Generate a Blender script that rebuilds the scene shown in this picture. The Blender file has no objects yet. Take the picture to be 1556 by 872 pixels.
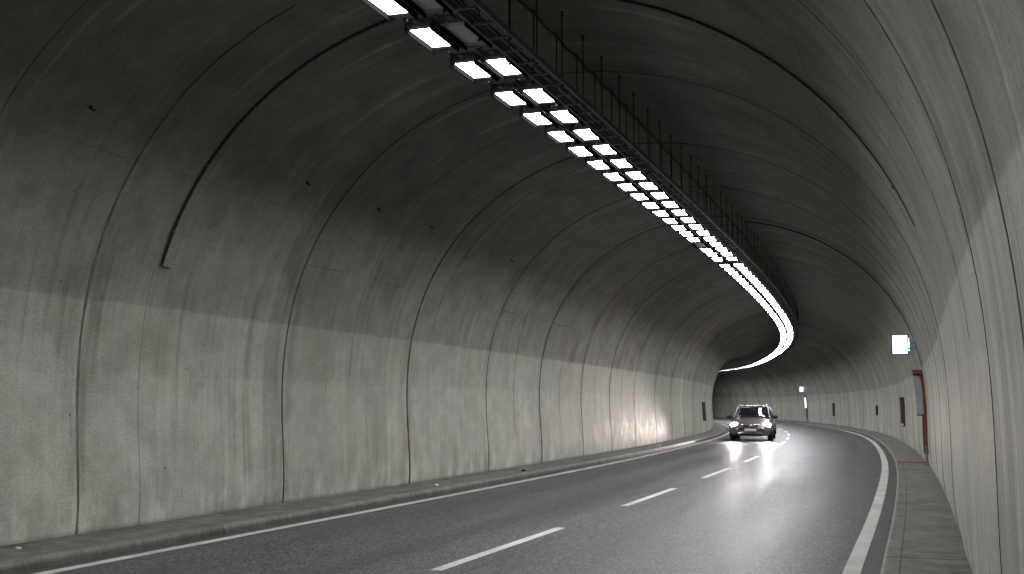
import bpy, bmesh, math, random
import numpy as np
from mathutils import Vector, Matrix

random.seed(7)
rng = np.random.default_rng(11)
scene = bpy.context.scene
COL = scene.collection
R = math.radians

# ------------------------------------------------------------------ camera
FPX, PITCH, ROLL, HC = 1739.42, 0.09099, 0.00084, 1.5547
cam_d = bpy.data.cameras.new('camera')
cam_d.sensor_width = 36.0
cam_d.lens = 36.0 * FPX / 1556.0
cam_d.clip_start = 0.05
cam_d.clip_end = 600
cam = bpy.data.objects.new('camera', cam_d)
COL.objects.link(cam)
cam.matrix_world = (Matrix.Translation((0, 0, HC)) @ Matrix.Rotation(math.pi / 2 + PITCH, 4, 'X')
                    @ Matrix.Rotation(-ROLL, 4, 'Z'))
scene.camera = cam

# ------------------------------------------------------------------ world, exposure
w = bpy.data.worlds.new('World')
scene.world = w
w.use_nodes = True
bg = w.node_tree.nodes['Background']
bg.inputs['Color'].default_value = (0.5, 0.55, 0.65, 1)
bg.inputs['Strength'].default_value = 0.01
vs = scene.view_settings
vs.view_transform = 'Standard'
vs.look = 'None'
vs.gamma = 1.0
vs.exposure = 0.0
vs.use_curve_mapping = False
LAMP_E = 52.0            # emission of the ceiling lamps
LAMP_COL = (0.955, 0.975, 1.0)
scene.cycles.max_bounces = 8
scene.cycles.diffuse_bounces = 5

# ------------------------------------------------------------------ road axis
KN = np.array([-30.0, -10.0, 0.0, 8.0, 16.0, 24.0, 32.0, 42.0, 54.0, 68.0, 82.0, 96.0, 110.0, 125.0, 140.0, 160.0])
KV = np.array([-0.0166, -0.01658, -0.01041, -0.00423, 0.00191, 0.00097, 0.00292, 0.0012, 0.00316, 0.00398, 0.00239,
               0.00197, 0.00633, 0.01254, 0.01874, 0.02494])
GR = -0.01229
TH0, C0 = 0.26943, -3.83675
DS = 0.25
SS = np.arange(-30, 165, DS)
_k = np.interp(SS, KN, KV)
_i0 = int(np.argmin(np.abs(SS)))
_th = np.concatenate([[0], np.cumsum((_k[1:] + _k[:-1]) / 2 * DS)])
HH = TH0 - (_th - _th[_i0])
_hm = (HH[1:] + HH[:-1]) / 2
PX = np.concatenate([[0], np.cumsum(np.sin(_hm) * DS)])
PY = np.concatenate([[0], np.cumsum(np.cos(_hm) * DS)])
PX = PX - PX[_i0] + C0 * math.cos(TH0)
PY = PY - PY[_i0] - C0 * math.sin(TH0)


def head(s):
    return float(np.interp(s, SS, HH))


def W(s, o, z):
    """station along the road, offset to the right, height above the road -> world"""
    h = np.interp(s, SS, HH)
    return (float(np.interp(s, SS, PX) + o * math.cos(h)), float(np.interp(s, SS, PY) - o * math.sin(h)), float(z + GR * s))


def frame(s, o, z):
    """matrix: x = right across the road, y = along the road away, z = up"""
    h = head(s)
    return Matrix.Translation(W(s, o, z)) @ Matrix.Rotation(-h, 4, 'Z')


# vault section
RR, ZC, OC = 5.74013, -0.84366, -0.10775


def U(s):
    return 1.0145 * s + .045


def vault(t, inset=0.0):
    r = (RR - 0.36155 * (math.cos(2 * t) - 1) - 1.10973 * math.sin(3 * t) + 0.06292 * math.cos(3 * t)
         - 0.82533 * math.cos(4 * t) + 0.14957 * math.sin(5 * t)) + .06 * math.exp(-((t - math.pi / 2) / .5) ** 2) - inset
    return OC + r * math.cos(t), ZC + r * math.sin(t)


def wob(s, t):
    return 0.006 * math.sin(s * 1.53 + t * 7.0) + 0.005 * math.sin(s * .77 - t * 4.3)


def t_at(z, side):
    """angle on the vault with height z; side +1 right, -1 left"""
    lo, hi = -0.3, math.pi / 2
    for _ in range(50):
        m = (lo + hi) / 2
        t = m if side > 0 else math.pi - m
        if vault(t)[1] < z:
            lo = m
        else:
            hi = m
    return lo if side > 0 else math.pi - lo


# ------------------------------------------------------------------ helpers
def new_mesh(name, verts, faces, mat, parent=None, smooth=False, mats=None):
    me = bpy.data.meshes.new(name)
    me.from_pydata([tuple(v) for v in verts], [], faces)
    me.update()
    o = bpy.data.objects.new(name, me)
    COL.objects.link(o)
    for m in (mats or [mat]):
        me.materials.append(m)
    if smooth:
        for p in me.polygons:
            p.use_smooth = True
    if parent:
        o.parent = parent
    return o


def tag(o, label=None, cat=None, group=None, kind=None):
    if label: o['label'] = label
    if cat: o['category'] = cat
    if group: o['group'] = group
    if kind: o['kind'] = kind
    return o


def empty(name, mat, label, cat, group=None):
    o = bpy.data.objects.new(name, None)
    o.empty_display_size = 0.2
    COL.objects.link(o)
    o.matrix_world = mat
    return tag(o, label, cat, group)


def copy_tree(src, parent=None):
    c = src.copy()
    COL.objects.link(c)
    if parent: c.parent = parent
    for ch in list(src.children):
        copy_tree(ch, c)
    return c


def bm_obj(name, bm, mat, parent=None, smooth=False, bevel=0.0):
    if bevel:
        bmesh.ops.bevel(bm, geom=bm.edges[:], offset=bevel, segments=2, affect='EDGES', profile=0.7)
    me = bpy.data.meshes.new(name)
    bm.normal_update()
    bm.to_mesh(me)
    bm.free()
    me.materials.append(mat)
    if smooth:
        for p in me.polygons: p.use_smooth = True
    o = bpy.data.objects.new(name, me)
    COL.objects.link(o)
    if parent: o.parent = parent
    return o


def add_box(bm, c, s, rot=None):
    r = bmesh.ops.create_cube(bm, size=1.0)
    M = Matrix.Translation(c) @ (rot.to_4x4() if rot else Matrix.Identity(4)) @ Matrix.Diagonal((s[0], s[1], s[2], 1))
    bmesh.ops.transform(bm, matrix=M, verts=r['verts'])
    return r['verts']


def box(name, c, s, mat, parent=None, bevel=0.0, rot=None):
    bm = bmesh.new()
    add_box(bm, c, s, rot)
    return bm_obj(name, bm, mat, parent, bevel=bevel)


def tube_verts(pts, r, n=8):
    vs_, fs = [], []
    P = [Vector(p) for p in pts]
    for i, p in enumerate(P):
        d = (P[min(i + 1, len(P) - 1)] - P[max(i - 1, 0)]).normalized()
        a = d.cross(Vector((0, 0, 1)))
        if a.length < 1e-3: a = d.cross(Vector((1, 0, 0)))
        a.normalize()
        b = a.cross(d).normalized()
        rr = r[i] if isinstance(r, (list, tuple)) else r
        for k in range(n):
            q = 2 * math.pi * k / n
            vs_.append(p + a * math.cos(q) * rr + b * math.sin(q) * rr)
    for i in range(len(P) - 1):
        for k in range(n):
            fs.append((i * n + k, i * n + (k + 1) % n, (i + 1) * n + (k + 1) % n, (i + 1) * n + k))
    fs.append(tuple(range(n))[::-1])
    fs.append(tuple((len(P) - 1) * n + k for k in range(n)))
    return vs_, fs


def tube(name, pts, r, mat, parent=None, n=8):
    v, f = tube_verts(pts, r, n)
    return new_mesh(name, v, f, mat, parent, smooth=True)


def add_attr(me, name, vals):
    a = me.attributes.new(name, 'FLOAT', 'POINT')
    a.data.foreach_set('value', np.asarray(vals, dtype=np.float32))


def sweep(name, s_list, prof, mat, closed=False, smooth=False, parent=None, jitter=None):
    """prof: list of (o, z) swept along the road"""
    v, f, st, of, hz = [], [], [], [], []
    n = len(prof)
    for i, s in enumerate(s_list):
        for j, (o, z) in enumerate(prof):
            v.append(W(s, o, z)); st.append(s); of.append(o); hz.append(z)
    m = n if closed else n - 1
    for i in range(len(s_list) - 1):
        for j in range(m):
            a = i * n + j; b = i * n + (j + 1) % n
            f.append((a, b, b + n, a + n))
    if closed:
        f.append(tuple(range(n))[::-1])
        f.append(tuple((len(s_list) - 1) * n + k for k in range(n)))
    ob = new_mesh(name, v, f, mat, parent, smooth)
    add_attr(ob.data, 'station', st); add_attr(ob.data, 'offset', of); add_attr(ob.data, 'height', hz)
    return ob


# ------------------------------------------------------------------ material helpers
class NT:
    def __init__(self, name):
        self.m = bpy.data.materials.new(name)
        self.m.use_nodes = True
        self.t = self.m.node_tree
        self.b = self.t.nodes['Principled BSDF']

    def n(self, typ, **kw):
        nd = self.t.nodes.new(typ)
        for k, v in kw.items():
            setattr(nd, k, v)
        return nd

    def l(self, a, b):
        self.t.links.new(a, b)

    def attr(self, name):
        return self.n('ShaderNodeAttribute', attribute_name=name).outputs['Fac']

    def math(self, op, a, b=None, c=None):
        nd = self.n('ShaderNodeMath', operation=op)
        for i, x in enumerate((a, b, c)):
            if x is None: continue
            if isinstance(x, (int, float)): nd.inputs[i].default_value = x
            else: self.l(x, nd.inputs[i])
        return nd.outputs[0]

    def vec(self, x, y, z=0.0):
        nd = self.n('ShaderNodeCombineXYZ')
        for i, q in enumerate((x, y, z)):
            if isinstance(q, (int, float)): nd.inputs[i].default_value = q
            else: self.l(q, nd.inputs[i])
        return nd.outputs[0]

    def noise(self, vec, scale, detail=4, rough=0.55, dist=0.0):
        nd = self.n('ShaderNodeTexNoise')
        nd.inputs['Scale'].default_value = scale
        nd.inputs['Detail'].default_value = detail
        nd.inputs['Roughness'].default_value = rough
        nd.inputs['Distortion'].default_value = dist
        if vec is not None: self.l(vec, nd.inputs['Vector'])
        return nd.outputs['Fac']

    def ramp(self, fac, lo, hi, a=0.0, b=1.0, smooth=True):
        nd = self.n('ShaderNodeMapRange')
        nd.interpolation_type = 'SMOOTHSTEP' if smooth else 'LINEAR'
        self.l(fac, nd.inputs['Value'])
        nd.inputs['From Min'].default_value = lo
        nd.inputs['From Max'].default_value = hi
        nd.inputs['To Min'].default_value = a
        nd.inputs['To Max'].default_value = b
        return nd.outputs['Result']

    def mix(self, fac, a, b, mode='MIX'):
        nd = self.n('ShaderNodeMix', data_type='RGBA', blend_type=mode)
        for i, x in ((0, fac), (6, a), (7, b)):
            if isinstance(x, (int, float)): nd.inputs[i].default_value = x if i == 0 else (x, x, x, 1)
            elif isinstance(x, tuple): nd.inputs[i].default_value = (*x, 1) if len(x) == 3 else x
            else: self.l(x, nd.inputs[i])
        return nd.outputs[2]

    def scale(self, col, f):
        nd = self.n('ShaderNodeVectorMath', operation='SCALE')
        self.l(col, nd.inputs[0])
        if isinstance(f, (int, float)): nd.inputs['Scale'].default_value = f
        else: self.l(f, nd.inputs['Scale'])
        return nd.outputs[0]

    def bump(self, h, strength, dist):
        nd = self.n('ShaderNodeBump')
        nd.inputs['Strength'].default_value = strength
        nd.inputs['Distance'].default_value = dist
        self.l(h, nd.inputs['Height'])
        self.l(nd.outputs[0], self.b.inputs['Normal'])
        return nd

    def setp(self, **kw):
        for k, v in kw.items():
            s = self.b.inputs[k]
            if isinstance(v, (int, float)): s.default_value = v
            elif isinstance(v, tuple): s.default_value = (*v, 1) if len(v) == 3 else v
            else: self.l(v, s)
        return self


def simple(name, col, rough=0.5, metal=0.0, noise=0.15, scale=8.0, **kw):
    q = NT(name)
    tc = q.n('ShaderNodeTexCoord').outputs['Object']
    f = q.ramp(q.noise(tc, scale, 5), 0.25, 0.75, 1 - noise, 1 + noise)
    c = q.n('ShaderNodeRGB'); c.outputs[0].default_value = (*col, 1)
    q.setp(**{'Base Color': q.scale(c.outputs[0], f), 'Roughness': rough, 'Metallic': metal})
    for k, v in kw.items(): q.setp(**{k.replace('_', ' '): v})
    return q.m


def emis(name, col, strength):
    q = NT(name)
    q.setp(**{'Base Color': (0.8, 0.8, 0.8), 'Roughness': 0.3, 'Emission Color': col, 'Emission Strength': strength})
    return q.m


# ------------------------------------------------------------------ lining material
def lining_material():
    q = NT('tunnel_concrete')
    s = q.attr('station'); a = q.attr('arc'); h = q.attr('height'); bd = q.attr('band')
    P = q.vec(s, a)
    # fine and coarse noises
    cloud = q.noise(P, 0.55, 5, 0.6)
    cloud2 = q.noise(q.vec(q.math('MULTIPLY', s, 1.0), q.math('MULTIPLY', a, 1.0), 3.7), 2.3, 6, 0.65)
    grain = q.noise(P, 38, 3, 0.7)
    streak = q.noise(q.vec(q.math('MULTIPLY', s, 3.2), q.math('MULTIPLY', a, 0.33)), 1.0, 5, 0.62, 0.15)
    streak2 = q.noise(q.vec(q.math('MULTIPLY', s, 13.0), q.math('MULTIPLY', a, 0.45), 8.0), 1.0, 4, 0.6)
    # each cast bay has its own tone
    bay = q.math('FLOOR', q.math('DIVIDE', q.math('ADD', s, 1.81), 4.1))
    wn = q.n('ShaderNodeTexWhiteNoise', noise_dimensions='1D'); q.l(bay, wn.inputs['W'])
    bayf = q.ramp(wn.outputs['Value'], 0, 1, 0.87, 1.10, smooth=False)
    crown_shade = q.math('MULTIPLY', q.ramp(q.math('ADD', h, q.math('MULTIPLY', q.noise(q.vec(s, a, 61.0), .6, 4), 1.6)), 4.1, 6.2, 0, 1), .42)  # vault shade put into the colour, deepening with height
    # painted band
    edge = q.math('ADD', bd, q.math('MULTIPLY', q.math('SUBTRACT', q.noise(q.vec(q.math('MULTIPLY', s, 6), 0.0), 1.0, 3), 0.5), 0.012))
    band = q.ramp(edge, -0.03, 0.03, 1, 0)
    # upper tone: raw concrete, with shade painted in towards the crown
    up = q.mix(cloud, (0.240, 0.234, 0.200), (0.325, 0.323, 0.285))
    up = q.mix(q.ramp(q.noise(q.vec(s, a, 9.0), 0.8, 4), 0.52, 0.72, 0, 0.55), up, (0.190, 0.160, 0.120))
    up = q.mix(crown_shade, up, (0.060, 0.057, 0.055))
    lo = q.mix(cloud, (0.325, 0.325, 0.272), (0.425, 0.430, 0.382))
    # second, thinner coat boundary lower down
    lo = q.mix(q.ramp(q.noise(q.vec(s, a, 21.0), 0.7, 5, 0.6), 0.45, 0.70, 0, 0.5), lo, (0.37, 0.335, 0.27))
    # the coat is mixed in less strongly towards the right wall
    coat_mix = q.ramp(q.attr('offset'), -1.0, 1.0, 0.92, 0.62)
    col = q.mix(q.math('MULTIPLY', band, coat_mix), up, lo)
    # vertical wash streaks
    amp = q.ramp(h, 0.2, 2.2, 1.0, 0.55)
    st = q.math('MULTIPLY_ADD', q.math('SUBTRACT', q.ramp(streak, 0.30, 0.72, 0.72, 1.25), 1.0), q.ramp(q.noise(q.vec(s, a, 17.0), 0.5, 3), .40, .62, .25, 1.1), 1.0)
    st2 = q.math('MULTIPLY_ADD', q.math('SUBTRACT', q.ramp(streak2, 0.30, 0.70, 0.78, 1.18), 1.0), q.ramp(q.noise(q.vec(s, a, 14.0), 0.6, 3), .42, .62, .15, 1.0), 1.0)
    rightw = q.ramp(q.attr('offset'), -1.0, 2.5, 0.45, 1.0)
    st = q.math('MULTIPLY_ADD', q.math('SUBTRACT', st, 1.0), q.math('MULTIPLY', amp, rightw), 1.0)
    st2 = q.math('MULTIPLY_ADD', q.math('SUBTRACT', st2, 1.0), rightw, 1.0)
    far = q.ramp(s, 22, 50, 0.0, 1.0)
    # rust wash on the bays further in
    rust = q.math('MULTIPLY', q.ramp(q.noise(q.vec(q.math('MULTIPLY', s, 1.1), q.math('MULTIPLY', a, 0.28), 4.0), 1.0, 5, 0.65), 0.50, 0.72, 0, 0.55), q.ramp(s, 12, 34, 0.25, 1.0))
    col = q.mix(rust, col, q.mix(band, (0.15, 0.10, 0.07), (0.34, 0.285, 0.225)))
    # damp runs below joints and sparse wash marks
    run = q.noise(q.vec(q.math('MULTIPLY', s, 5.5), q.math('MULTIPLY', a, 0.11), 27.0), 1.0, 4, 0.6)
    where = q.noise(q.vec(s, a, 41.0), 0.45, 3)
    runs = q.math('MULTIPLY', q.ramp(run, .54, .66, 0, 1), q.ramp(where, .45, .60, 0, 1))
    pale = q.math('MULTIPLY', q.ramp(q.noise(q.vec(q.math('MULTIPLY', s, 4.0), q.math('MULTIPLY', a, 0.16), 33.0), 1.0, 4, 0.6), .56, .68, 0, 1), q.ramp(where, .58, .42, 0, 1))
    jd = q.attr('joint_distance')
    jst = q.math('MULTIPLY', q.ramp(jd, .03, .55, 1.0, 0.0), q.ramp(q.noise(q.vec(q.math('MULTIPLY', s, 4.0), q.math('MULTIPLY', a, 0.7), 51.0), 1.0, 5, .65), .42, .66, 0, 1))
    col = q.mix(q.math('MULTIPLY', jst, .45), col, (0.115, 0.108, 0.075))
    col = q.mix(q.math('MULTIPLY', runs, .38), col, (0.125, 0.105, 0.075))
    col = q.mix(q.math('MULTIPLY', pale, .30), col, (0.58, 0.57, 0.51))
    # the lower pour is a slightly different mix
    pour = q.ramp(q.math('ADD', h, q.math('MULTIPLY', q.noise(q.vec(q.math('MULTIPLY', s, .8), 0.0, 2.0), 1.0, 3), .25)), 1.98, 2.06, 1.05, .95)
    # pale lime dust splashed above the walkway
    dust = q.math('MULTIPLY', q.ramp(h, 0.15, 0.75, 1.0, 0.0), q.ramp(q.noise(q.vec(q.math('MULTIPLY', s, 2.0), q.math('MULTIPLY', a, 0.8), 6.0), 1.0, 5), 0.42, 0.62, 0, 0.75))
    col = q.mix(dust, col, (0.56, 0.55, 0.50))
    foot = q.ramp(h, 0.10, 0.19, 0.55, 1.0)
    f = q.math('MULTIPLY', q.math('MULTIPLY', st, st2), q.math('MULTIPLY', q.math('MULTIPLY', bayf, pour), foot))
    f = q.math('MULTIPLY', f, q.ramp(grain, 0.25, 0.75, 0.80, 1.18))
    f = q.math('MULTIPLY', f, q.ramp(cloud2, 0.3, 0.7, 0.84, 1.14))
    # air holes left by the formwork
    vor = q.n('ShaderNodeTexVoronoi', feature='F1'); vor.inputs['Scale'].default_value = 9.0
    q.l(P, vor.inputs['Vector'])
    keep = q.ramp(q.noise(q.vec(s, a, 31.0), 1.1, 3), 0.50, 0.60, 0, 1)
    sel = q.n('ShaderNodeSeparateColor'); q.l(vor.outputs['Color'], sel.inputs[0])
    pick = q.math('GREATER_THAN', sel.outputs[0], 0.60)
    rad = q.math('MULTIPLY', sel.outputs[1], 0.15)
    hole = q.math('MULTIPLY', q.math('MULTIPLY', q.math('LESS_THAN', vor.outputs['Distance'], rad), pick), keep)
    f = q.math('MULTIPLY', f, q.math('MULTIPLY_ADD', hole, -0.62, 1.0))
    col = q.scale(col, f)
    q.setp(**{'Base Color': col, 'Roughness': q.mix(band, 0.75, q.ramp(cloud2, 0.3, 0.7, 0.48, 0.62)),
              'Specular IOR Level': 0.3})
    hgt = q.math('ADD', q.math('MULTIPLY', cloud2, 0.4), q.math('ADD', q.math('MULTIPLY', grain, 0.12), q.math('MULTIPLY', streak2, 0.3)))
    hgt = q.math('SUBTRACT', hgt, q.math('MULTIPLY', hole, 0.5))
    q.bump(hgt, 0.7, 0.016)
    return q.m


def asphalt_material():
    q = NT('asphalt')
    s = q.attr('station'); o = q.attr('offset')
    P = q.vec(s, o)
    g1 = q.noise(P, 55, 3, 0.75)
    g2 = q.noise(P, 19, 4, 0.7)
    cl = q.noise(q.vec(q.math('MULTIPLY', s, 0.10), q.math('MULTIPLY', o, 0.9)), 1.0, 4)
    vor = q.n('ShaderNodeTexVoronoi', feature='F1'); vor.inputs['Scale'].default_value = 42
    q.l(P, vor.inputs['Vector'])
    sc = q.n('ShaderNodeSeparateColor'); q.l(vor.outputs['Color'], sc.inputs[0])
    chips = q.ramp(sc.outputs[0], 0.2, 1.0, 0.45, 1.75, smooth=False)
    f = q.math('MULTIPLY', chips, q.math('MULTIPLY', q.ramp(g1, .3, .7, .75, 1.3), q.ramp(g2, .3, .7, .85, 1.15)))
    f = q.math('MULTIPLY', f, q.ramp(cl, .3, .7, .80, 1.2))
    # wheel tracks polished darker and smoother
    def band(c, wd):
        return q.ramp(q.math('ABSOLUTE', q.math('SUBTRACT', o, c)), 0.0, wd, 1.0, 0.0)
    tr = q.math('ADD', q.math('ADD', band(-2.7, .5), band(-1.15, .5)), q.math('ADD', band(0.95, .5), band(2.5, .5)))
    dusty = q.ramp(q.math('ABSOLUTE', o), 3.0, 3.75, 0, 0.6)
    c = q.n('ShaderNodeRGB'); c.outputs[0].default_value = (0.088, 0.085, 0.090, 1)
    col = q.scale(c.outputs[0], f)
    col = q.scale(col, q.math('MULTIPLY_ADD', tr, -0.26, 1.0))
    seam = q.ramp(q.math('ABSOLUTE', q.math('SUBTRACT', o, q.math('MULTIPLY_ADD', q.noise(q.vec(s, 0.0), 1.5, 3), .03, .07))), .006, .014, .45, 1)
    ck = q.noise(q.vec(s, o, 5.0), .9, 6, .7)
    crk = q.math('MULTIPLY', q.ramp(q.math('ABSOLUTE', q.math('SUBTRACT', ck, .5)), .0015, .004, 1, 0), q.ramp(q.noise(q.vec(s, o, 15.0), .25, 2), .55, .62, 0, .6))
    col = q.scale(col, q.math('MULTIPLY', seam, q.math('SUBTRACT', 1.0, crk)))
    col = q.mix(dusty, col, (0.085, 0.083, 0.075))
    rg = q.math('MULTIPLY_ADD', tr, -0.05, q.ramp(cl, .3, .7, .40, .50))
    q.setp(**{'Base Color': col, 'Roughness': rg, 'Specular IOR Level': 0.12})
    q.bump(q.math('ADD', g1, sc.outputs[0]), 0.7, 0.010)
    return q.m


def walkway_material():
    q = NT('walkway_concrete')
    s = q.attr('station'); o = q.attr('offset')
    P = q.vec(s, o)
    brush = q.noise(q.vec(q.math('MULTIPLY', s, 7.0), q.math('MULTIPLY', o, 1.2)), 1.0, 5, 0.65)
    fine = q.noise(P, 45, 3, 0.7)
    cloud = q.noise(P, 0.9, 5)
    c = q.mix(cloud, (0.105, 0.104, 0.088), (0.175, 0.170, 0.148))
    f = q.math('MULTIPLY', q.math('MULTIPLY_ADD', q.math('SUBTRACT', q.ramp(brush, .3, .7, .70, 1.25), 1.0), q.ramp(q.math('ABSOLUTE', o), 3.9, 3.96, .15, 1), 1.0), q.ramp(fine, .3, .7, .85, 1.15))
    # slab joints every 5.5 m, and the kerb stone's back edge
    d = q.math('ABSOLUTE', q.math('SUBTRACT', q.math('MODULO', q.math('ADD', s, 42.25), 5.45), 0.0))
    j = q.math('LESS_THAN', d, q.ramp(o, -1, 1, .022, .07))
    ao = q.math('ABSOLUTE', q.math('SUBTRACT', q.math('ABSOLUTE', o), 3.935))
    k = q.math('LESS_THAN', q.math('ADD', ao, q.math('MULTIPLY', q.math('SUBTRACT', q.noise(P, 14, 2), 0.5), 0.012)), 0.007)
    f = q.math('MULTIPLY', f, q.math('MULTIPLY_ADD', q.math('MAXIMUM', j, k), -0.75, 1.0))
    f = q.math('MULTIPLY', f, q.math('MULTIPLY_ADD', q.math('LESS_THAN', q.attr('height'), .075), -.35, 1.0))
    ks = q.math('MULTIPLY', q.math('LESS_THAN', q.math('MODULO', q.math('ADD', s, 40.0), 1.0), .012), q.math('LESS_THAN', q.math('ABSOLUTE', o), 3.935))
    f = q.math('MULTIPLY', f, q.math('MULTIPLY_ADD', ks, -.5, 1.0))
    # stains and grit at the wall foot
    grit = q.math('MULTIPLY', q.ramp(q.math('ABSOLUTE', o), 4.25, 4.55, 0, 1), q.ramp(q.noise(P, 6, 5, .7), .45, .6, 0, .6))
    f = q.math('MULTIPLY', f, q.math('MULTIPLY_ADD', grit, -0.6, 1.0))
    spots = q.n('ShaderNodeTexVoronoi', feature='F1'); spots.inputs['Scale'].default_value = 2.2
    q.l(P, spots.inputs['Vector'])
    rough = q.noise(q.vec(s, o, 3.0), 3.2, 6, .75)
    f = q.math('MULTIPLY', f, q.ramp(rough, .35, .65, .68, 1.25))
    f = q.math('MULTIPLY', f, q.ramp(spots.outputs['Distance'], .03, .05, .35, 1))
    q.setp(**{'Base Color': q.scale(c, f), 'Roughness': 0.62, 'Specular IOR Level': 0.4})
    q.bump(q.math('ADD', brush, q.math('MULTIPLY', fine, .5)), 0.5, 0.008)
    return q.m


def paint_material():
    q = NT('road_marking_paint')
    tc = q.vec(q.attr('station'), q.attr('offset'))
    wear = q.ramp(q.noise(tc, 30, 4, .75), .34, .46, .35, 1)
    dirt = q.ramp(q.noise(tc, 1.6, 4), .3, .7, .78, 1.05)
    c = q.n('ShaderNodeRGB'); c.outputs[0].default_value = (0.60, 0.60, 0.55, 1)
    q.setp(**{'Base Color': q.scale(c.outputs[0], q.math('MULTIPLY', wear, dirt)), 'Roughness': 0.5})
    return q.m


M = {}
M['lining'] = lining_material()
M['asphalt'] = asphalt_material()
M['walk'] = walkway_material()
M['paint'] = paint_material()
M['joint'] = simple('joint_filler', (0.035, 0.031, 0.026), 0.8, noise=.5, scale=3)
M['brown_joint'] = simple('brown_joint', (0.060, 0.050, 0.040), 0.85, noise=.6, scale=2)
M['joint_pale'] = simple('joint_mortar', (0.13, 0.122, 0.100), 0.8, noise=.45, scale=4)
M['crack'] = simple('crack_tone', (0.075, 0.070, 0.060), 0.85, noise=.5, scale=2)  # one dark tone for hair cracks and formwork seams
M['galv'] = simple('galvanised_steel', (0.22, 0.24, 0.27), 0.45, 0.7, noise=.3, scale=5)
M['galv_dark'] = simple('dark_steel', (0.14, 0.15, 0.17), 0.5, 0.3, noise=.3, scale=5)
M['cable'] = simple('black_cable_sheath', (0.012, 0.012, 0.013), 0.6, noise=.3)
M['rod'] = simple('sooty_threaded_rod', (0.014, 0.014, 0.017), 0.7, noise=.3)
M['baffle'] = simple('black_baffle', (0.004, 0.004, 0.004), 0.9, noise=.1, Specular_IOR_Level=0.0)
M['lamp_on'] = emis('lamp_glass_lit', LAMP_COL, LAMP_E)
M['lamp_off'] = simple('lamp_glass_unlit', (0.42, 0.43, 0.45), 0.25, noise=.08)
M['sign_on'] = emis('sign_face_lit', (0.84, 0.94, 1.0), 1.25)
M['sign_side'] = simple('sign_casing', (0.03, 0.045, 0.06), 0.4, 0.2)
M['rust'] = simple('rust_brown_paint', (0.19, 0.058, 0.028), 0.6, noise=.35, scale=9)
M['brown'] = simple('dark_brown_steel', (0.075, 0.042, 0.032), 0.6, noise=.35, scale=9)
M['pale_panel'] = simple('pale_glazed_panel', (0.42, 0.50, 0.52), 0.15, noise=.12, scale=5)

# transverse joints of the lining: station, width
rings = [(-14.0, .05), (-9.9, .05), (-5.8, .05), (-1.7, .04), (2.3, .05)]
# the joints that read in the photograph, with their widths
for s_, wd in [(5.09, .026), (6.82, .020), (10.56, .050), (14.87, .040), (19.29, .080), (23.47, .045), (27.4, .095), (31.5, .055),
               (35.2, .095), (39.2, .05), (43.6, .08), (47.7, .06), (51.8, .08), (55.9, .06)]:
    rings.append((s_, wd))
s_ = 60.0
while s_ < 155:
    rings.append((s_, .08)); s_ += 4.1
JOINTS = [a for a, b in rings]

# ------------------------------------------------------------------ road and walkways
sl = list(np.concatenate([np.arange(-26, 60, 0.5), np.arange(60, 158, 1.0)]))
base = []
# bed under everything, kept clear of the lining
tag(sweep('ground', sl, [(-5.2, -0.25), (5.2, -0.25)], M['walk']), kind='structure')
oo = [-3.80, -3.2, -2.4, -1.6, -.8, 0, .8, 1.6, 2.4, 3.2, 3.81]
tag(sweep('road', sl, [(o, 0.0) for o in oo], M['asphalt']), kind='structure')


def walkway(name, side, k, f):
    pr = [(side * (k - .025), -0.05), (side * (k - .02), 0.055), (side * (k - .004), 0.098), (side * (k + .012), 0.112), (side * (k + .03), 0.116),
          (side * (k + .15), 0.116), (side * (k + .45), 0.118), (side * (f + .10), 0.120)]
    if side > 0: pr = [(a, min(b, .085 + (b - .11) * .3) if b > .09 else b) for a, b in pr]
    if side > 0: pr = pr[::-1]
    tag(sweep(name, sl, pr, M['walk'], smooth=False), kind='structure')


walkway('walkway_left', -1, 3.775, 4.63)
walkway('walkway_right', 1, 3.785, 4.60)


def line(name, o, wd, s0, s1, zz=0.004):
    st = np.arange(s0, s1 + .001, max(.25, (s1 - s0) / max(1, round((s1 - s0) / .5))))
    pr = [(o - wd / 2, zz), (o + wd / 2, zz)]
    ob = sweep(name, list(st), pr, M['paint'])
    return tag(ob, kind='structure')


line('edge_line_left', -3.5, .15, -20, 150)
line('edge_line_right', 3.5, .16, -20, 150)
q0 = 10.4 - 7.42 * 3
for i in range(22):
    line('centre_line_dash', -0.205, .125, q0 + 7.42 * i, q0 + 7.42 * i + 4.05)

# ------------------------------------------------------------------ tunnel lining
tunnel = bpy.data.objects.new('tunnel', None)
COL.objects.link(tunnel)
tag(tunnel, 'curving concrete tunnel lining, dark vault above a paler painted wall band', 'tunnel')
T0, T1 = t_at(-0.10, 1), t_at(-0.10, -1)
NT_ = 110
ts = np.linspace(T0, T1, NT_)
prof = [vault(t) for t in ts]
arc = np.concatenate([[0], np.cumsum([math.dist(prof[i], prof[i + 1]) for i in range(NT_ - 1)])])
mid = arc[-1] / 2
v, f, A = [], [], {'station': [], 'arc': [], 'height': [], 'band': [], 'offset': [], 'joint_distance': []}
sl_road = sl
sl = sorted(set([round(float(x), 3) for x in sl] + [round(U(c_), 3) for c_ in JOINTS if c_ > -22]))
for s in sl:
    jd_ = min(abs(s - U(c_)) for c_ in JOINTS)
    for j, (o, z) in enumerate(prof):
        A['joint_distance'].append(jd_)
        x_, z_ = vault(ts[j], wob(s, ts[j]))
        v.append(W(s, x_, z_))
        A['station'].append(s); A['arc'].append(arc[j] + (0 if o > OC else 40)); A['height'].append(z); A['offset'].append(o)
        zb = 2.47 if o > OC else 2.727
        A['band'].append(z - zb)
for i in range(len(sl) - 1):
    for j in range(NT_ - 1):
        a = i * NT_ + j
        f.append((a, a + NT_, a + NT_ + 1, a + 1))
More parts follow.
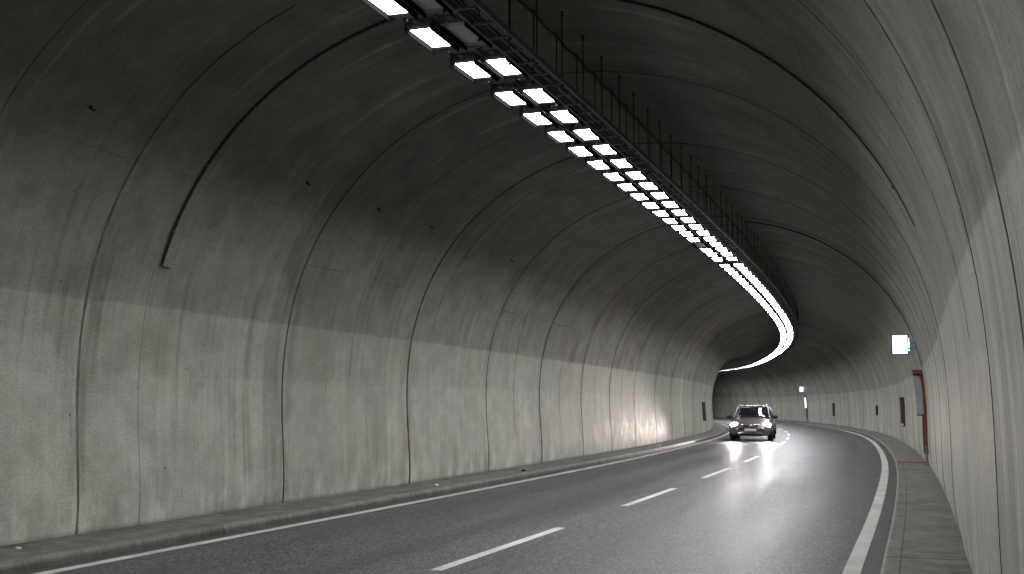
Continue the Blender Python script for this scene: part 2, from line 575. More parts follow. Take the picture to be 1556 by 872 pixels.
# arc offset above keeps both walls unalike; crown row uses continuous arc
for idx in range(len(A['arc'])):
    if A['arc'][idx] > 40: A['arc'][idx] -= 40
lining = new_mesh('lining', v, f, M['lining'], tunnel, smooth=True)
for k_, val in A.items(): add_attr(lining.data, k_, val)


def ring(name, s, ta, tb, wd, mat, jit=0.0, lift=0.004, seed=0, parent=None):
    """thin raised strip following the vault at station s: joint filler or a crack"""
    r2 = random.Random(seed + int(s * 100))
    s = U(s)
    n = max(6, int(abs(tb - ta) / .035))
    vv, ff = [], []
    dx = 0
    ph = r2.random() * 6
    for i in range(n + 1):
        t = ta + (tb - ta) * i / n
        dx = jit * (math.sin(t * 7 + ph) + .6 * math.sin(t * 19 + ph * 2)) + r2.uniform(-1, 1) * jit * .35
        ww = wd * (0.8 + .35 * r2.random())
        for e, inn in ((-.5, -.004), (-.35, lift), (.35, lift), (.5, -.004)):
            o, z = vault(t, inn + wob(s, t))
            vv.append(W(s + dx + ww * e, o, z))
    for i in range(n):
        for k in range(3):
            a = i * 4 + k
            ff.append((a, a + 4, a + 5, a + 1))
    return new_mesh(name, vv, ff, mat, parent, smooth=False)


tL, tR = t_at(.12, -1), t_at(.12, 1)
for s_, wd in rings:
    if s_ in (5.09, 6.82):
        ring('joint', s_, tR, tR + 1.75, wd, M['brown_joint'], .003, parent=tunnel)
    elif s_ == 10.56:
        ring('joint', s_, t_at(4.9, -1), tL, wd, M['joint_pale'], .0025, parent=tunnel)
        ring('joint', s_ - .02, t_at(5.8, -1), t_at(4.9, -1), .025, M['joint'], .004, parent=tunnel)
    elif s_ == 14.87:
        ring('joint', s_, t_at(2.9, 1), tL, wd, M['joint'], .002, parent=tunnel)
        ring('joint', s_, tR, t_at(2.9, 1), .018, M['joint'], .008, parent=tunnel)
    else:
        ring('joint', s_, tR, tL, wd, M['joint'], .002, parent=tunnel)
# hair cracks and pour lines between the joints
cr = [(8.55, t_at(3.0, -1), t_at(5.5, -1), .016), (11.6, tL, t_at(3.2, -1), .009), (16.97, t_at(2.0, -1), t_at(5.9, -1), .014), (20.16, t_at(3.0, -1), t_at(5.9, -1), .018),
      (25.3, t_at(1, -1), t_at(4.5, -1), .012), (29.2, t_at(1, -1), t_at(5.0, -1), .014), (33.1, t_at(1, -1), t_at(5, -1), .016), (37.0, t_at(.5, -1), t_at(5, -1), .02),
      (8.6, t_at(2.0, 1), t_at(5.0, 1), .012), (12.6, t_at(3.0, 1), t_at(4.8, 1), .009), (16.6, t_at(.6, 1), t_at(5.3, 1), .012), (21.3, t_at(1.5, 1), t_at(5.5, 1), .018), (25.2, t_at(1, 1), t_at(5.4, 1), .02),
      (29.3, t_at(2.6, 1), t_at(5.7, 1), .022), (33.0, t_at(.6, 1), t_at(5.6, 1), .025), (41.2, t_at(.6, 1), t_at(5.4, 1), .03), (45.5, t_at(1.9, 1), t_at(5.4, 1), .03)]
for i, (s_, a_, b_, wd) in enumerate(cr):
    ring('hairline_crack', s_, a_, b_, wd * .8, M['crack'], .010, lift=.002, seed=50 + i, parent=tunnel)


def long_seam(s0, s1, z, side, wd, mat):
    vv, ff = [], []
    n = max(3, int((s1 - s0) / .2))
    r2 = random.Random(int(z * 100 + s0 * 10))
    for i in range(n + 1):
        s = s0 + (s1 - s0) * i / n
        jz = r2.uniform(-.006, .006)
        for e, inn in ((-.5, -.002), (.0, .003), (.5, -.002)):
            t = t_at(z + jz + e * wd, side)
            o, zz = vault(t, inn + wob(U(s), t))
            vv.append(W(U(s), o, zz))
    for i in range(n):
        for k in range(2):
            a = i * 3 + k
            ff.append((a, a + 3, a + 4, a + 1))
    new_mesh('formwork_seam', vv, ff, mat, tunnel)


for s0, s1, z, sd, wd in [(7.9, 10.4, 4.25, -1, .016), (11.0, 14.6, 4.27, -1, .014), (14.85, 16.0, 4.27, -1, .014), (14.95, 16.1, 3.63, -1, .022), (17.6, 18.4, 3.60, -1, .016),
                          (23.6, 24.8, 3.62, -1, .022), (11.8, 12.7, 3.63, -1, .01), (19.5, 22.4, 4.2, -1, .016), (27.6, 28.8, 3.6, -1, .03),
                          (9.6, 13.4, 4.75, 1, .009), (13.2, 19.0, 4.35, 1, .012), (6.9, 8.0, 4.62, 1, .010)]:
    long_seam(s0, s1, z, sd, wd * .7, M['crack'])

# ------------------------------------------------------------------ anchor stubs on the vault
def anchor(s, z, side, label):
    t = t_at(z, side)
    o, zz = vault(t)
    root = empty('wall_anchor', frame(s, o, zz), label, 'anchor', 'anchors left in the vault')
    nrm = Vector((-math.cos(t), 0, -math.sin(t)))
    bm = bmesh.new()
    bmesh.ops.create_cone(bm, cap_ends=True, segments=10, radius1=.022, radius2=.016, depth=.02)
    rot = Vector((0, 0, 1)).rotation_difference(nrm).to_matrix().to_4x4()
    bmesh.ops.transform(bm, matrix=rot @ Matrix.Translation((0, 0, .02)), verts=bm.verts)
    bm_obj('plate', bm, M['cable'], root)
    p0 = nrm * .03
    tube('hook', [p0, p0 + nrm * .03, p0 + nrm * .04 + Vector((0, .03, .02))], .009, M['cable'], root, 6)


for s_, z_, lb in [(9.5, 4.58, 'small dark anchor stub on the left vault nearest the upper left corner'),
                   (13.8, 4.61, 'small dark anchor stub on left vault between the long dark conduit and the next joint'),
                   (16.0, 4.61, 'small dark anchor stub on left vault just right of the second joint from the left'),
                   (18.05, 4.63, 'small dark anchor stub on left vault just before the thick dark third joint'),
                   (22.4, 4.58, 'small dark anchor stub on left vault beyond the thick dark third joint')]:
    anchor(U(s_), z_, -1, lb)

# ------------------------------------------------------------------ conduits up the vault
def conduit(s, ta, tb, r, label, pair=True, hook=False):
    s = U(s)
    root = empty('conduit', frame(s, OC, 0), label, 'cable conduit', 'conduits running up the vault')
    inv = root.matrix_world.inverted()
    n = 50
    for off in ((-.013, .013) if pair else (0,)):
        pts = []
        for i in range(n + 1):
            t = ta + (tb - ta) * i / n
            o, z = vault(t, .018)
            pts.append(inv @ Vector(W(s + off, o, z)))
        if hook:
            o, z = vault(tb, .035)
            pts.append(inv @ Vector(W(s + off + .12, o + .0, z - .01)))
        rr = [r * min(1.0, .35 + i / 12) for i in range(len(pts))]
        tube('pipe', pts, rr, M['cable'], root, 6)
    for i in range(0, 12):
        t = ta + (tb - ta) * (i + .5) / 12
        o, z = vault(t, .03)
        p = inv @ Vector(W(s, o, z))
        add = bmesh.new()
        add_box(add, p, (.03, .07, .02), Matrix.Rotation(-(math.pi / 2 - t), 3, 'Y'))
        bm_obj('clip', add, M['galv_dark'], root)


conduit(11.68, t_at(3.3, 1), t_at(3.24, -1), .011, 'thick black conduit pair crossing the near vault, ending in a hooked tail on the left', hook=True)
conduit(28.0, t_at(2.4, 1), 1.50, .012, 'black conduit climbing the right vault from the rust brown emergency cabinet')

# ------------------------------------------------------------------ lamps
LZ = 5.193
LAMP_O = {'left': -0.368, 'right': -0.007}
near = [U(q_) for q_ in [9.40, 10.44, 11.60, 12.83, 13.86, 14.88, 15.85, 16.84, 17.80, 18.72, 19.64, 20.58, 21.51, 22.43, 23.35, 24.23, 25.13, 26.03, 26.93, 27.79, 28.72]]
st_ = list(near)
grp = [0] * len(near)
s_ = 30.58
cnt = 0
for g in range(1, 9):
    for i in range(18 if g == 1 else 16):
        st_.append(s_); grp.append(g); s_ += .913
    s_ += .45
    if s_ > 128: break
behind = [8.45 - 1.02 * i for i in range(26)]

ORD = ['first', 'second', 'third', 'fourth', 'fifth', 'sixth', 'seventh', 'eighth', 'ninth', 'tenth', 'eleventh', 'twelfth', 'thirteenth', 'fourteenth',
       'fifteenth', 'sixteenth', 'seventeenth', 'eighteenth', 'nineteenth', 'twentieth', 'twenty-first', 'twenty-second']


def make_lamp():
    root = bpy.data.objects.new('ceiling_lamp', None)
    root.empty_display_size = .1
    COL.objects.link(root)
    bm = bmesh.new()
    # housing: open tray with a lip, glass recessed 6 mm
    add_box(bm, (0, 0, .095), (.285, .74, .07))
    bm_obj('housing', bm, M['galv_dark'], root, bevel=.006)
    for sx in (-1, 1):
        box('added_baffle', (sx * .136, 0, .028), (.010, .74, .060), M['baffle'], root)  # added to cut sideways light so the upper vault stays darker
    for sy in (-1, 1):
        box('end_rim', (0, sy * .329, .050), (.262, .082, .014), M['galv'], root)
    bm = bmesh.new()
    add_box(bm, (0, 0, .052), (.244, .57, .008))
    bm_obj('light_panel', bm, M['lamp_on'], root)
    for sy in (-1, 1):
        bm = bmesh.new()
        add_box(bm, (0, sy * .42, .075), (.05, .10, .012))
        bmesh.ops.create_cone(bm, cap_ends=True, segments=8, radius1=.010, radius2=.010, depth=.03, matrix=Matrix.Translation((0, sy * .445, .035)))
        bm_obj('bracket', bm, M['galv'], root)
    return root


lamp0 = make_lamp()
first = True


def put_lamp(row, s, label, lit=True):
    global first
    if first:
        r = lamp0; first = False
    else:
        r = copy_tree(lamp0)
    r.matrix_world = frame(s, LAMP_O[row], LZ) @ Matrix.Rotation(0, 4, 'X')
    # follow the gradient
    r.matrix_world = frame(s, LAMP_O[row], LZ) @ Matrix.Rotation(math.atan(GR), 4, 'X')
    tag(r, label, 'ceiling lamp', 'lamps in twin rows under the vault')
    if not lit:
        for c in r.children:
            if c.name.startswith('light_panel'):
                c.data = c.data.copy(); c.data.materials[0] = M['lamp_off']
    return r


for row in ('left', 'right'):
    for i, s_ in enumerate(st_):
        g = grp[i]
        if g == 0:
            lit = not ((row == 'right' and i in (0, 1)) or (row == 'left' and i == 17))
            if row == 'right' and i == 0: lb = 'unlit grey lamp in the right row cut by the top edge of the photo'
            elif row == 'right' and i == 1: lb = 'unlit grey lamp in the right row just before its first lit lamp'
            elif not lit: lb = 'unlit bluish lamp in the left row far along, the only dark one in that row'
            else: lb = 'lit white panel lamp, %s in the %s row from the top edge' % (ORD[i], row)
        else:
            lit = True
            k = i - grp.index(g)
            if g == 1: lb = 'small lit panel lamp, %s in the %s row after the first gap' % (ORD[k], row)
            else: lb = 'tiny lit lamp in the %s row where the lamp strip bends away in the distance' % row
        put_lamp(row, s_, lb, lit)
    for s_ in behind:
        put_lamp(row, s_, 'lit panel lamp in the %s row overhead, beyond the top edge of the photo' % row)

# ------------------------------------------------------------------ rails carrying the lamps and the cable tray
rl = list(np.arange(-18, 128, .5))
rail_root = empty('lamp_rail', frame(10, -.21, LZ + .13), 'steel rail frame carrying the twin rows of ceiling lamps', 'lamp rail')
inv = rail_root.matrix_world.inverted()


def child_world(o, root):
    o.data.transform(root.matrix_world.inverted())
    o.parent = root
    return o


def rect(o, z, w_, h_):
    return [(o - w_ / 2, z - h_ / 2), (o + w_ / 2, z - h_ / 2), (o + w_ / 2, z + h_ / 2), (o - w_ / 2, z + h_ / 2)]


for o_ in (-.53, -.19):
    child_world(sweep('rail', rl, rect(o_, LZ + .14, .04, .04), M['galv_dark'], closed=True), rail_root)


def many_boxes(name, items, mat, root):
    """items: (s, o, z, sx, sy, sz) boxes as one mesh"""
    bm = bmesh.new()
    for (s, o, z, a, b, c) in items:
        r = bmesh.ops.create_cube(bm, size=1.0)
        bmesh.ops.transform(bm, matrix=root.matrix_world.inverted() @ frame(s, o, z) @ Matrix.Diagonal((a, b, c, 1)), verts=r['verts'])
    return bm_obj(name, bm, mat, root)


allst = sorted(st_ + behind)
xs = [(allst[i] + allst[i + 1]) / 2 for i in range(len(allst) - 1)]
vis = [x for x in xs if x > 8.5]
for x in vis[:90]:
    many_boxes('cross_bar', [(x, -.19, LZ + .11, .70, .05, .03)], M['galv_dark'], rail_root)
ob = many_boxes('cross_bar', [(x, -.19, LZ + .11, .70, .05, .03) for x in vis[90:]], M['galv_dark'], rail_root)
tag(ob, kind='stuff')
for ss_ in (11.0, 20.0, 30.0, 40.0): pass

TZ = 5.235
tray = empty('cable_tray', frame(10, .29, TZ), 'dark steel ladder cable tray hanging on rods right of the lamps', 'cable tray')
for o_ in (.165, .42):
    child_world(sweep('side_rail', rl, [(o_ - .012, TZ - .02), (o_ + .012, TZ - .02), (o_ + .012, TZ + .04), (o_ - .012, TZ + .04)], M['galv_dark'], closed=True), tray)
rs = [9.0 + .45 * i for i in range(95)]
for x in rs:
    many_boxes('rung', [(x, .2925, TZ - .012, .24, .03, .02)], M['galv_dark'], tray)
ob = many_boxes('rung', [(x, .2925, TZ - .012, .24, .03, .02) for x in np.arange(9.0 + .45 * 95, 126, .9)], M['galv_dark'], tray)
tag(ob, kind='stuff')

def rod_mesh(s, o, root, r=.0075):
    # height of the vault above this offset
    lo, hi = 0.9, 2.2
    for _ in range(40):
        m = (lo + hi) / 2
        if vault(m)[0] > o: lo = m
        else: hi = m
    zt = vault(lo)[1] - .005
    inv = root.matrix_world.inverted()
    a, b = inv @ Vector(W(s, o, TZ - .02)), inv @ Vector(W(s, o, zt))
    v1, f1 = tube_verts([a, b], r, 6)
    # foot plate and nuts
    for (z0, rr, hh) in ((zt - .010, .022, .010), (TZ - .045, .017, .02), (zt - .05, .017, .02)):
        p = Vector(W(s, o, z0))
        v2, f2 = tube_verts([inv @ p, inv @ (p + Vector((0, 0, hh)))], rr, 8)
        nn = len(v1); v1 += v2; f1 += [tuple(q + nn for q in ff) for ff in f2]
    return v1, f1


rodsA = [13.5 + .9 * i for i in range(-5, 90)]
rodsB = [14.3 + .89 * i for i in range(-6, 88)]
allr = sorted([(s, .40 + random.uniform(-.012, .012)) for s in rodsA] + [(s, .09 + random.uniform(-.01, .01)) for s in rodsB])
for s, o in allr[:100]:
    v1, f1 = rod_mesh(s, o, tray)
    new_mesh('hanger_rod', v1, f1, M['rod'], tray)
V_, F_ = [], []
for s, o in allr[100:]:
    v1, f1 = rod_mesh(s, o, tray)
    nn = len(V_); V_ += v1; F_ += [tuple(q + nn for q in ff) for ff in f1]
tag(new_mesh('hanger_rod', V_, F_, M['rod'], tray), kind='stuff')

# cables lying in the tray and the one strung along the vault
for i, (o_, z_, r_, lb) in enumerate([(.21, .030, .022, 'black power cable lying in the cable tray on the side nearest the lamps'),
                                      (.29, .026, .016, 'thin black cable lying along the middle of the cable tray'),
                                      (.37, .034, .026, 'thickest black cable in the cable tray, lying by its outer rail')]):
    pts = [W(s, o_ + .02 * math.sin(s * .9 + i * 2), TZ + z_) for s in np.arange(-9, 90, .6)]
    tag(tube('cable', pts, r_, M['cable'], None, 6), lb, 'cable', 'cables in the tray')
pts = []
for s in np.arange(6, 90, .3):
    sag = .035 * math.sin((s - 14.3) / .89 * math.pi) ** 2
    pts.append(W(s, .085, 6.07 - sag))
tag(tube('vault_cable', pts, .017, M['cable'], None, 6), 'black cable strung along the crown of the vault above the hanger rods', 'cable')

# ------------------------------------------------------------------ emergency light boxes and cabinets on the right wall
def light_box(s, label, first_):
    t = t_at(2.97, 1)
    o, z = vault(t)
    root = empty('light_box', frame(s, o, z), label, 'light box', 'lit boxes on the right wall')
    cx = -.36
    bm = bmesh.new()
    add_box(bm, (cx, 0, .05), (.40, .14, .50))
    bm_obj('casing', bm, M['sign_side'], root, bevel=.008)
    for sy in (-1, 1):
        box('lit_face', (cx, sy * .073, .05), (.345, .006, .445), M['sign_on'], root)
    bm = bmesh.new()
    add_box(bm, (-.09, 0, -.05), (.20, .04, .03))
    add_box(bm, (-.09, 0, .12), (.22, .03, .02), Matrix.Rotation(.5, 3, 'Y'))
    add_box(bm, (-.02, 0, 0), (.03, .12, .20))
    bm_obj('bracket', bm, M['galv'], root)
    # added glow panel that throws a cyan patch on the wall
    box('wall_glow_panel', (cx + .203, .03, .05), (.004, .05, .30), M['wall_glow'], root)
    return root


M['wall_glow'] = emis('added_wall_glow', (0.30, 0.72, 1.0), 30.0)
light_box(29.1, 'bright white lit box jutting from the right wall above the brown cabinet, the larger one', True)
light_box(105.6, 'small distant white lit box on the far right wall beyond the car', False)


def wall_frame(s, z, side):
    t = t_at(z, side)
    o, zz = vault(t)
    return frame(s, o, zz)


def curved_strip(name, s, z0, z1, side, depth, width, mat, root, off=0.0, n=10):
    """box-like strip hugging the wall: sticks out `depth`, runs `width` along the road"""
    inv = root.matrix_world.inverted()
    vv, ff = [], []
    for i in range(n + 1):
        z = z0 + (z1 - z0) * i / n
        o, zz = vault(t_at(z, side))
        for (ds, do) in ((-width / 2, off), (width / 2, off), (width / 2, off + depth), (-width / 2, off + depth)):
            vv.append(inv @ Vector(W(s + ds, o - side * do, zz)))
    for i in range(n):
        for k in range(4):
            a = i * 4 + k; b = i * 4 + (k + 1) % 4
            ff.append((a, b, b + 4, a + 4))
    ff.append((3, 2, 1, 0)); ff.append((n * 4, n * 4 + 1, n * 4 + 2, n * 4 + 3))
    return new_mesh(name, vv, ff, mat, root)


def emergency(s, label):
    root = empty('emergency_cabinet', frame(s, vault(t_at(.4, 1))[0], .12), label, 'emergency cabinet', 'emergency cabinets on the right wall')
    curved_strip('post', s, .40, 2.36, 1, .075, .10, M['rust'], root, off=-.005)
    curved_strip('back_box', s + .25, .42, 1.36, 1, .11, .34, M['brown'], root, off=-.01)
    curved_strip('panel_frame', s + .10, 1.33, 2.33, 1, .225, .05, M['brown'], root, off=.0)
    curved_strip('sign_panel', s + .066, 1.36, 2.30, 1, .150, .014, M['pale_panel'], root, off=.07)
    curved_strip('hood', s, 2.33, 2.43, 1, .235, .30, M['rust'], root, off=-.01, n=2)
    curved_strip('floor_pipe', s - .1, .13, .62, 1, .05, .05, M['galv'], root, off=.03, n=4)
    return root


emergency(29.6, 'rust brown emergency cabinet with pale panel under the larger lit box on right wall')
e2 = emergency(106.0, 'far emergency cabinet with a white lit panel below the small distant lit box')
for c in e2.children:
    if c.name.startswith('sign_panel'): c.data.materials[0] = M['sign_on']


def wall_box(s, z0, z1, side, depth, width, mat, label, ball=False):
    root = empty('wall_box', frame(s, vault(t_at(z0, side))[0], z0), label, 'wall box', 'narrow boxes on the tunnel walls')
    curved_strip('cover', s, z0, z1, side, depth, width, mat, root, off=-.01, n=6)
    curved_strip('cap', s, z1, z1 + .03, side, depth + .02, width + .04, M['galv_dark'], root, off=-.01, n=1)
    if ball:
        bm = bmesh.new()
        bmesh.ops.create_uvsphere(bm, u_segments=12, v_segments=8, radius=.055)
        o, zz = vault(t_at(z0 + .06, side))
        p = root.matrix_world.inverted() @ Vector(W(s - width / 2 - .03, o - side * depth * .7, zz))
        bmesh.ops.translate(bm, verts=bm.verts, vec=p)
        bm_obj('reflector', bm, M['white'], root, smooth=True)


M['white'] = simple('white_plastic', (.75, .75, .72), .3, noise=.05)
wall_box(45.7, .80, 1.86, 1, .17, .5, M['brown'], 'brown box with white knob on right wall just past the emergency cabinet', ball=True)
wall_box(64.8, 1.05, 1.55, 1, .12, .3, M['cable'], 'thin black box on the right wall between the two brown boxes')
wall_box(89.8, .80, 1.72, 1, .15, .5, M['brown'], 'dim brown box on far right wall near the distant lit box')
wall_box(62.5, .75, 1.72, -1, .17, .4, M['brown'], 'brown box at the bend of the left wall, left of the car')

# rusty cover across the right walkway
cov = empty('cover_plate', frame(33.5, 4.2, .12), 'rust stained steel cover plate across the right walkway below the emergency cabinet', 'cover plate')
M['rusty_plate'] = simple('rusty_plate', (0.19, 0.125, 0.095), .7, .2, noise=.5, scale=3)
many_boxes('plate', [(33.75, 4.19, .088, .74, 2.6, .02)], M['rusty_plate'], cov)
many_boxes('edge_bar', [(32.3, 4.19, .094, .78, .22, .022)], M['rust'], cov)
many_boxes('edge_bar', [(35.2, 4.19, .094, .78, .22, .022)], M['rust'], cov)

# ------------------------------------------------------------------ litter along the kerbs
def litter(s, o, z, size, col, label):
    bm = bmesh.new()
    bmesh.ops.create_icosphere(bm, subdivisions=2, radius=size)
    r2 = random.Random(int(s * 37))
    for v_ in bm.verts:
        v_.co *= r2.uniform(.6, 1.1)
        v_.co.z *= .55
        v_.co.x *= 1.3
    for v_ in bm.verts: v_.co.z += size * .3
    ob = bm_obj('litter', bm, simple('scrap_paper', col, .7), None)
    ob.matrix_world = frame(s, o, z) @ Matrix.Rotation(r2.random() * 6, 4, 'Z')
    tag(ob, label, 'litter', 'scraps lying along the left kerb')


litter(9.55, -4.33, .118, .03, (.6, .58, .5), 'pale crumpled scrap on left walkway at the left edge of the photo')
litter(19.3, -3.98, .118, .04, (.7, .68, .62), 'small white paper scrap on left walkway below the thick joint')
litter(24.2, -3.95, .118, .05, (.03, .03, .03), 'small black scrap on left walkway beyond the white paper scrap')
litter(40.5, -3.95, .118, .09, (.65, .55, .50), 'pale crumpled scrap on left kerb farthest along near the car')
litter(38.2, -3.9, .118, .05, (.6, .5, .45), 'little pale scrap on left kerb in front of the bigger one')

# ------------------------------------------------------------------ the car
def make_car():
    root = empty('car', frame(54.2, -1.68, 0) @ Matrix.Rotation(math.pi, 4, 'Z'),
                 'dark plum family car driving towards the camera with bright headlights on', 'car')
    paint = simple('plum_metallic_paint', (0.20, 0.165, 0.185), .3, .5, noise=.03, Coat_Weight=.8, Coat_Roughness=.08)
    glass = simple('dark_car_glass', (0.010, 0.012, 0.014), .06, noise=.02)
    rubber = simple('tyre_rubber', (0.015, 0.015, 0.016), .75, noise=.1)
    rim_m = simple('alloy_rim', (.35, .35, .37), .35, .8, noise=.05)
    chrome = simple('chrome_trim', (.75, .75, .78), .12, 1.0, noise=.02)
    black = simple('black_plastic', (.014, .014, .015), .55, noise=.1)
    plate_m = simple('number_plate', (.60, .60, .56), .4, noise=.05)
    lamp = emis('headlight_lit', (1.0, .92, .88), 110.0)
    lens = simple('headlight_lens', (.8, .8, .82), .08, .6, noise=.03)

    def loft(name, st, mat, parent, nseg=None, smooth=True, half=None):
        """st: (y, [(x,z) half outline bottom centre -> top centre])"""
        vv, ff = [], []
        m = len(st[0][1])
        full = 2 * m - 2
        for y, hs in st:
            ringp = [(x, z) for x, z in hs] + [(-x, z) for x, z in hs[-2:0:-1]]
            for x, z in ringp: vv.append((x, y, z))
        for i in range(len(st) - 1):
            for k in range(full):
                a = i * full + k; b = i * full + (k + 1) % full
                ff.append((a, b, b + full, a + full))
        ff.append(tuple(range(full))); ff.append(tuple((len(st) - 1) * full + k for k in range(full))[::-1])
        ob = new_mesh(name, vv, ff, mat, parent, smooth)
        return ob

    def sec(w_, zb, zs, zt, zc):
        return [(0, zb), (w_ * .86, zb), (w_ * .965, zb + .07), (w_, zb + .22), (w_, (zb + zs) / 2 + .1), (w_ * .985, zs), (w_ * .93, zt), (w_ * .5, zc - .008), (0, zc)]

    st = [(2.24, sec(.60, .36, .52, .58, .60)), (2.21, sec(.72, .30, .62, .70, .73)), (2.13, sec(.83, .25, .70, .79, .83)), (1.98, sec(.89, .23, .77, .86, .91)),
          (1.6, sec(.925, .23, .83, .93, .98)), (1.15, sec(.935, .23, .88, .99, 1.05)), (.8, sec(.94, .23, .92, 1.02, 1.06)), (0, sec(.94, .23, .94, 1.02, 1.05)),
          (-1.2, sec(.94, .24, .96, 1.03, 1.06)), (-1.9, sec(.92, .27, .98, 1.04, 1.06)), (-2.15, sec(.87, .32, .95, 1.00, 1.02)), (-2.24, sec(.78, .40, .85, .92, .94))]
    body = loft('body', st, paint, root)
    md = body.modifiers.new('sub', 'SUBSURF'); md.levels = 1; md.render_levels = 1

    # cabin glass volume
    def gs(w0, w1, z0, z1):
        return [(0, z0), (w0, z0), (w0 * .985, z0 + (z1 - z0) * .35), (w1 * 1.03, z0 + (z1 - z0) * .8), (w1, z1), (0, z1 + .0)]
    roof_z = 1.50
    cab = [(1.12, gs(.78, .76, .96, 1.00)), (.85, gs(.80, .745, .98, 1.16)), (.35, gs(.83, .67, 1.0, 1.44)), (.12, gs(.835, .64, 1.0, 1.50)),
           (-1.0, gs(.83, .63, 1.0, 1.515)), (-1.75, gs(.80, .60, 1.0, 1.47)), (-2.10, gs(.76, .62, 1.0, 1.08))]
    loft('cabin_glass', cab, glass, root)
    # roof skin
    rf = [(.16, [(0, 1.49), (.63, 1.485), (.655, 1.50), (.60, 1.535), (.3, 1.552), (0, 1.556)]),
          (-.4, [(0, 1.50), (.635, 1.49), (.66, 1.51), (.60, 1.555), (.3, 1.572), (0, 1.576)]),
          (-1.2, [(0, 1.50), (.63, 1.49), (.65, 1.51), (.59, 1.55), (.3, 1.565), (0, 1.57)]),
          (-1.85, [(0, 1.44), (.60, 1.43), (.62, 1.45), (.56, 1.49), (.3, 1.50), (0, 1.505)])]
    loft('roof', rf, paint, root)
    for sx in (-1, 1):
        tube('pillar', [(sx * .785, 1.12, 1.00), (sx * .752, .85, 1.165), (sx * .685, .38, 1.445), (sx * .645, .12, 1.515)], .035, paint, root, 8)
        tube('pillar', [(sx * .835, -.35, 1.0), (sx * .80, -.38, 1.2), (sx * .66, -.42, 1.50)], .035, black, root, 6)
        tube('pillar', [(sx * .82, -1.55, 1.0), (sx * .76, -1.62, 1.25), (sx * .64, -1.66, 1.48)], .06, paint, root, 8)
        tube('roof_rail', [(sx * .60, .0, 1.55), (sx * .605, -.15, 1.60), (sx * .605, -1.3, 1.60), (sx * .59, -1.5, 1.56)], .018, chrome, root, 8)
        # mirrors
        mir = bmesh.new()
        bmesh.ops.create_uvsphere(mir, u_segments=16, v_segments=10, radius=1)
        bmesh.ops.transform(mir, matrix=Matrix.Translation((sx * 1.03, .62, 1.06)) @ Matrix.Diagonal((.115, .07, .085, 1)), verts=mir.verts)
        add_box(mir, (sx * .92, .62, 1.02), (.14, .05, .04))
        bm_obj('mirror', mir, black if sx > 0 else black, root, smooth=True)
        # headlight: swept lens with lit bulb
        hl = bmesh.new()
        bmesh.ops.create_uvsphere(hl, u_segments=20, v_segments=12, radius=1)
        bmesh.ops.transform(hl, matrix=Matrix.Translation((sx * .70, 2.02, .74)) @ Matrix.Rotation(sx * -.45, 4, 'Z') @ Matrix.Rotation(sx * -.18, 4, 'Y') @ Matrix.Diagonal((.20, .14, .085, 1)), verts=hl.verts)
        h = bm_obj('headlight', hl, lens, root, smooth=True)
        bb = bmesh.new()
        bmesh.ops.create_uvsphere(bb, u_segments=20, v_segments=10, radius=1)
        bmesh.ops.transform(bb, matrix=Matrix.Translation((sx * .70, 2.10, .74)) @ Matrix.Diagonal((.185, .09, .10, 1)), verts=bb.verts)
        bm_obj('bulb', bb, lamp, h, smooth=True)
        # fog lamp recess
        fg = bmesh.new()
        bmesh.ops.create_cone(fg, cap_ends=True, segments=18, radius1=.075, radius2=.06, depth=.06)
        bmesh.ops.transform(fg, matrix=Matrix.Translation((sx * .62, 2.15, .42)) @ Matrix.Rotation(-math.pi / 2, 4, 'X'), verts=fg.verts)
        bm_obj('fog_lamp', fg, black, root)
        # wheels
        for y in (1.38, -1.35):
            wh = bpy.data.objects.new('wheel', None); COL.objects.link(wh); wh.parent = root
            wh.location = (sx * .82, y, .34)
            ty = bmesh.new()
            pr = [(.20, -.11), (.32, -.11), (.338, -.085), (.34, 0), (.338, .085), (.32, .11), (.20, .11)]
            n = 28
            rv = [[ty.verts.new((px, math.cos(2 * math.pi * k / n) * r_, math.sin(2 * math.pi * k / n) * r_)) for (r_, px) in pr] for k in range(n)]
            for k in range(n):
                for j in range(len(pr) - 1):
                    ty.faces.new((rv[k][j], rv[(k + 1) % n][j], rv[(k + 1) % n][j + 1], rv[k][j + 1]))
            bm_obj('tyre', ty, rubber, wh, smooth=True)
            ri = bmesh.new()
            bmesh.ops.create_cone(ri, cap_ends=True, segments=24, radius1=.205, radius2=.205, depth=.12, matrix=Matrix.Rotation(math.pi / 2, 4, 'Y'))
            for k in range(5):
                add_box(ri, (sx * .085, math.cos(k * 1.2566) * .11, math.sin(k * 1.2566) * .11), (.03, .05, .18), Matrix.Rotation(k * 1.2566 - math.pi / 2, 3, 'X'))
            bm_obj('rim', ri, rim_m, wh)
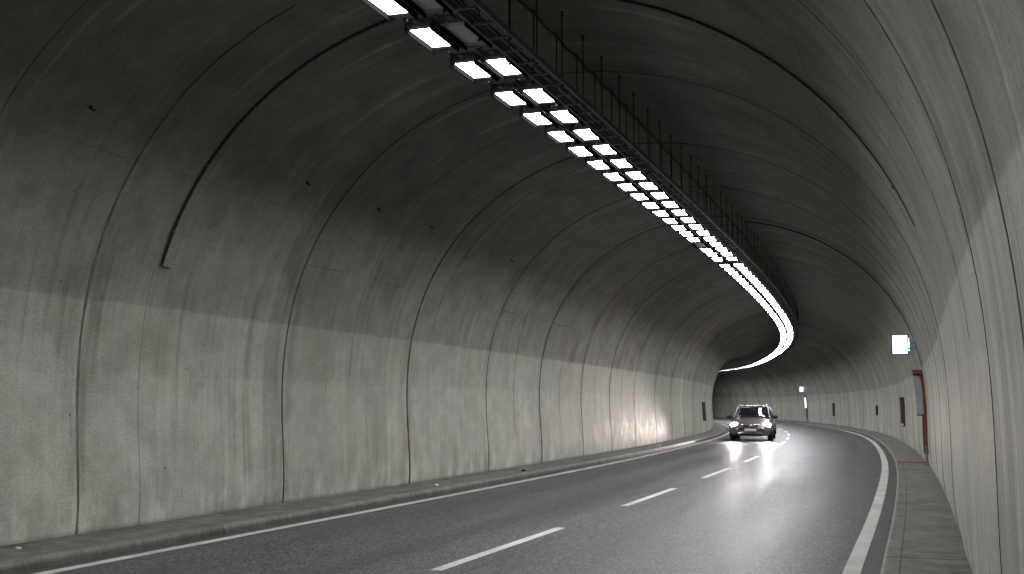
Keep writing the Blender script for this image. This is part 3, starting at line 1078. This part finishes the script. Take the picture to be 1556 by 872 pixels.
        # wheel arch lip
        for y in (1.38, -1.35):
            pts = [(sx * .935, y + math.cos(a) * .40, .34 + math.sin(a) * .40) for a in np.linspace(-.25, math.pi + .25, 18)]
            tube('arch_trim', pts, .035, black, root, 6)
    # grille with a chrome V and an oval badge
    gr = bmesh.new()
    for z in (.60, .64, .68, .72):
        add_box(gr, (0, 2.225, z), (.62 - (.72 - z) * .8, .03, .018))
    add_box(gr, (0, 2.205, .66), (.66, .03, .16))
    g = bm_obj('grille', gr, black, root)
    tube('chrome_bar', [(-.36, 2.19, .765), (-.16, 2.24, .735), (0, 2.26, .69), (.16, 2.24, .735), (.36, 2.19, .765)], .018, chrome, g, 8)
    eb = bmesh.new()
    bmesh.ops.create_uvsphere(eb, u_segments=16, v_segments=8, radius=1)
    bmesh.ops.transform(eb, matrix=Matrix.Translation((0, 2.27, .70)) @ Matrix.Diagonal((.065, .02, .045, 1)), verts=eb.verts)
    bm_obj('badge', eb, chrome, g, smooth=True)
    box('number_plate', (0, 2.27, .52), (.52, .02, .115), plate_m, root, bevel=.004)
    box('lower_intake', (0, 2.205, .365), (.95, .06, .12), black, root, bevel=.02)
    box('plate_backing', (0, 2.245, .52), (.56, .04, .15), black, root, bevel=.01)
    box('skid_strip', (0, 2.17, .285), (1.1, .08, .04), black, root, bevel=.01)
    for sx in (-.25, .30):
        tube('wiper', [(sx, 1.13, 1.03), (sx + .28, 1.02, 1.085), (sx + .42, .98, 1.10)], .008, black, root, 5)
    # seats and mirror seen dimly through the screen
    box('inner_mirror', (0, .52, 1.40), (.22, .02, .06), black, root)
    return root


car = make_car()
# the car's own headlight beams
for sx in (-1, 1):
    ld = bpy.data.lights.new('headlight_beam', 'SPOT')
    ld.energy = 650
    ld.color = (1.0, .84, .80)
    ld.spot_size = R(46)
    ld.spot_blend = .8
    ld.shadow_soft_size = .07
    lo_ = bpy.data.objects.new('headlight_beam', ld)
    COL.objects.link(lo_)
    lo_.parent = car
    lo_.location = (sx * .70, 2.26, .73)
    lo_.rotation_euler = (R(90 - 6.0), 0, R(-7))
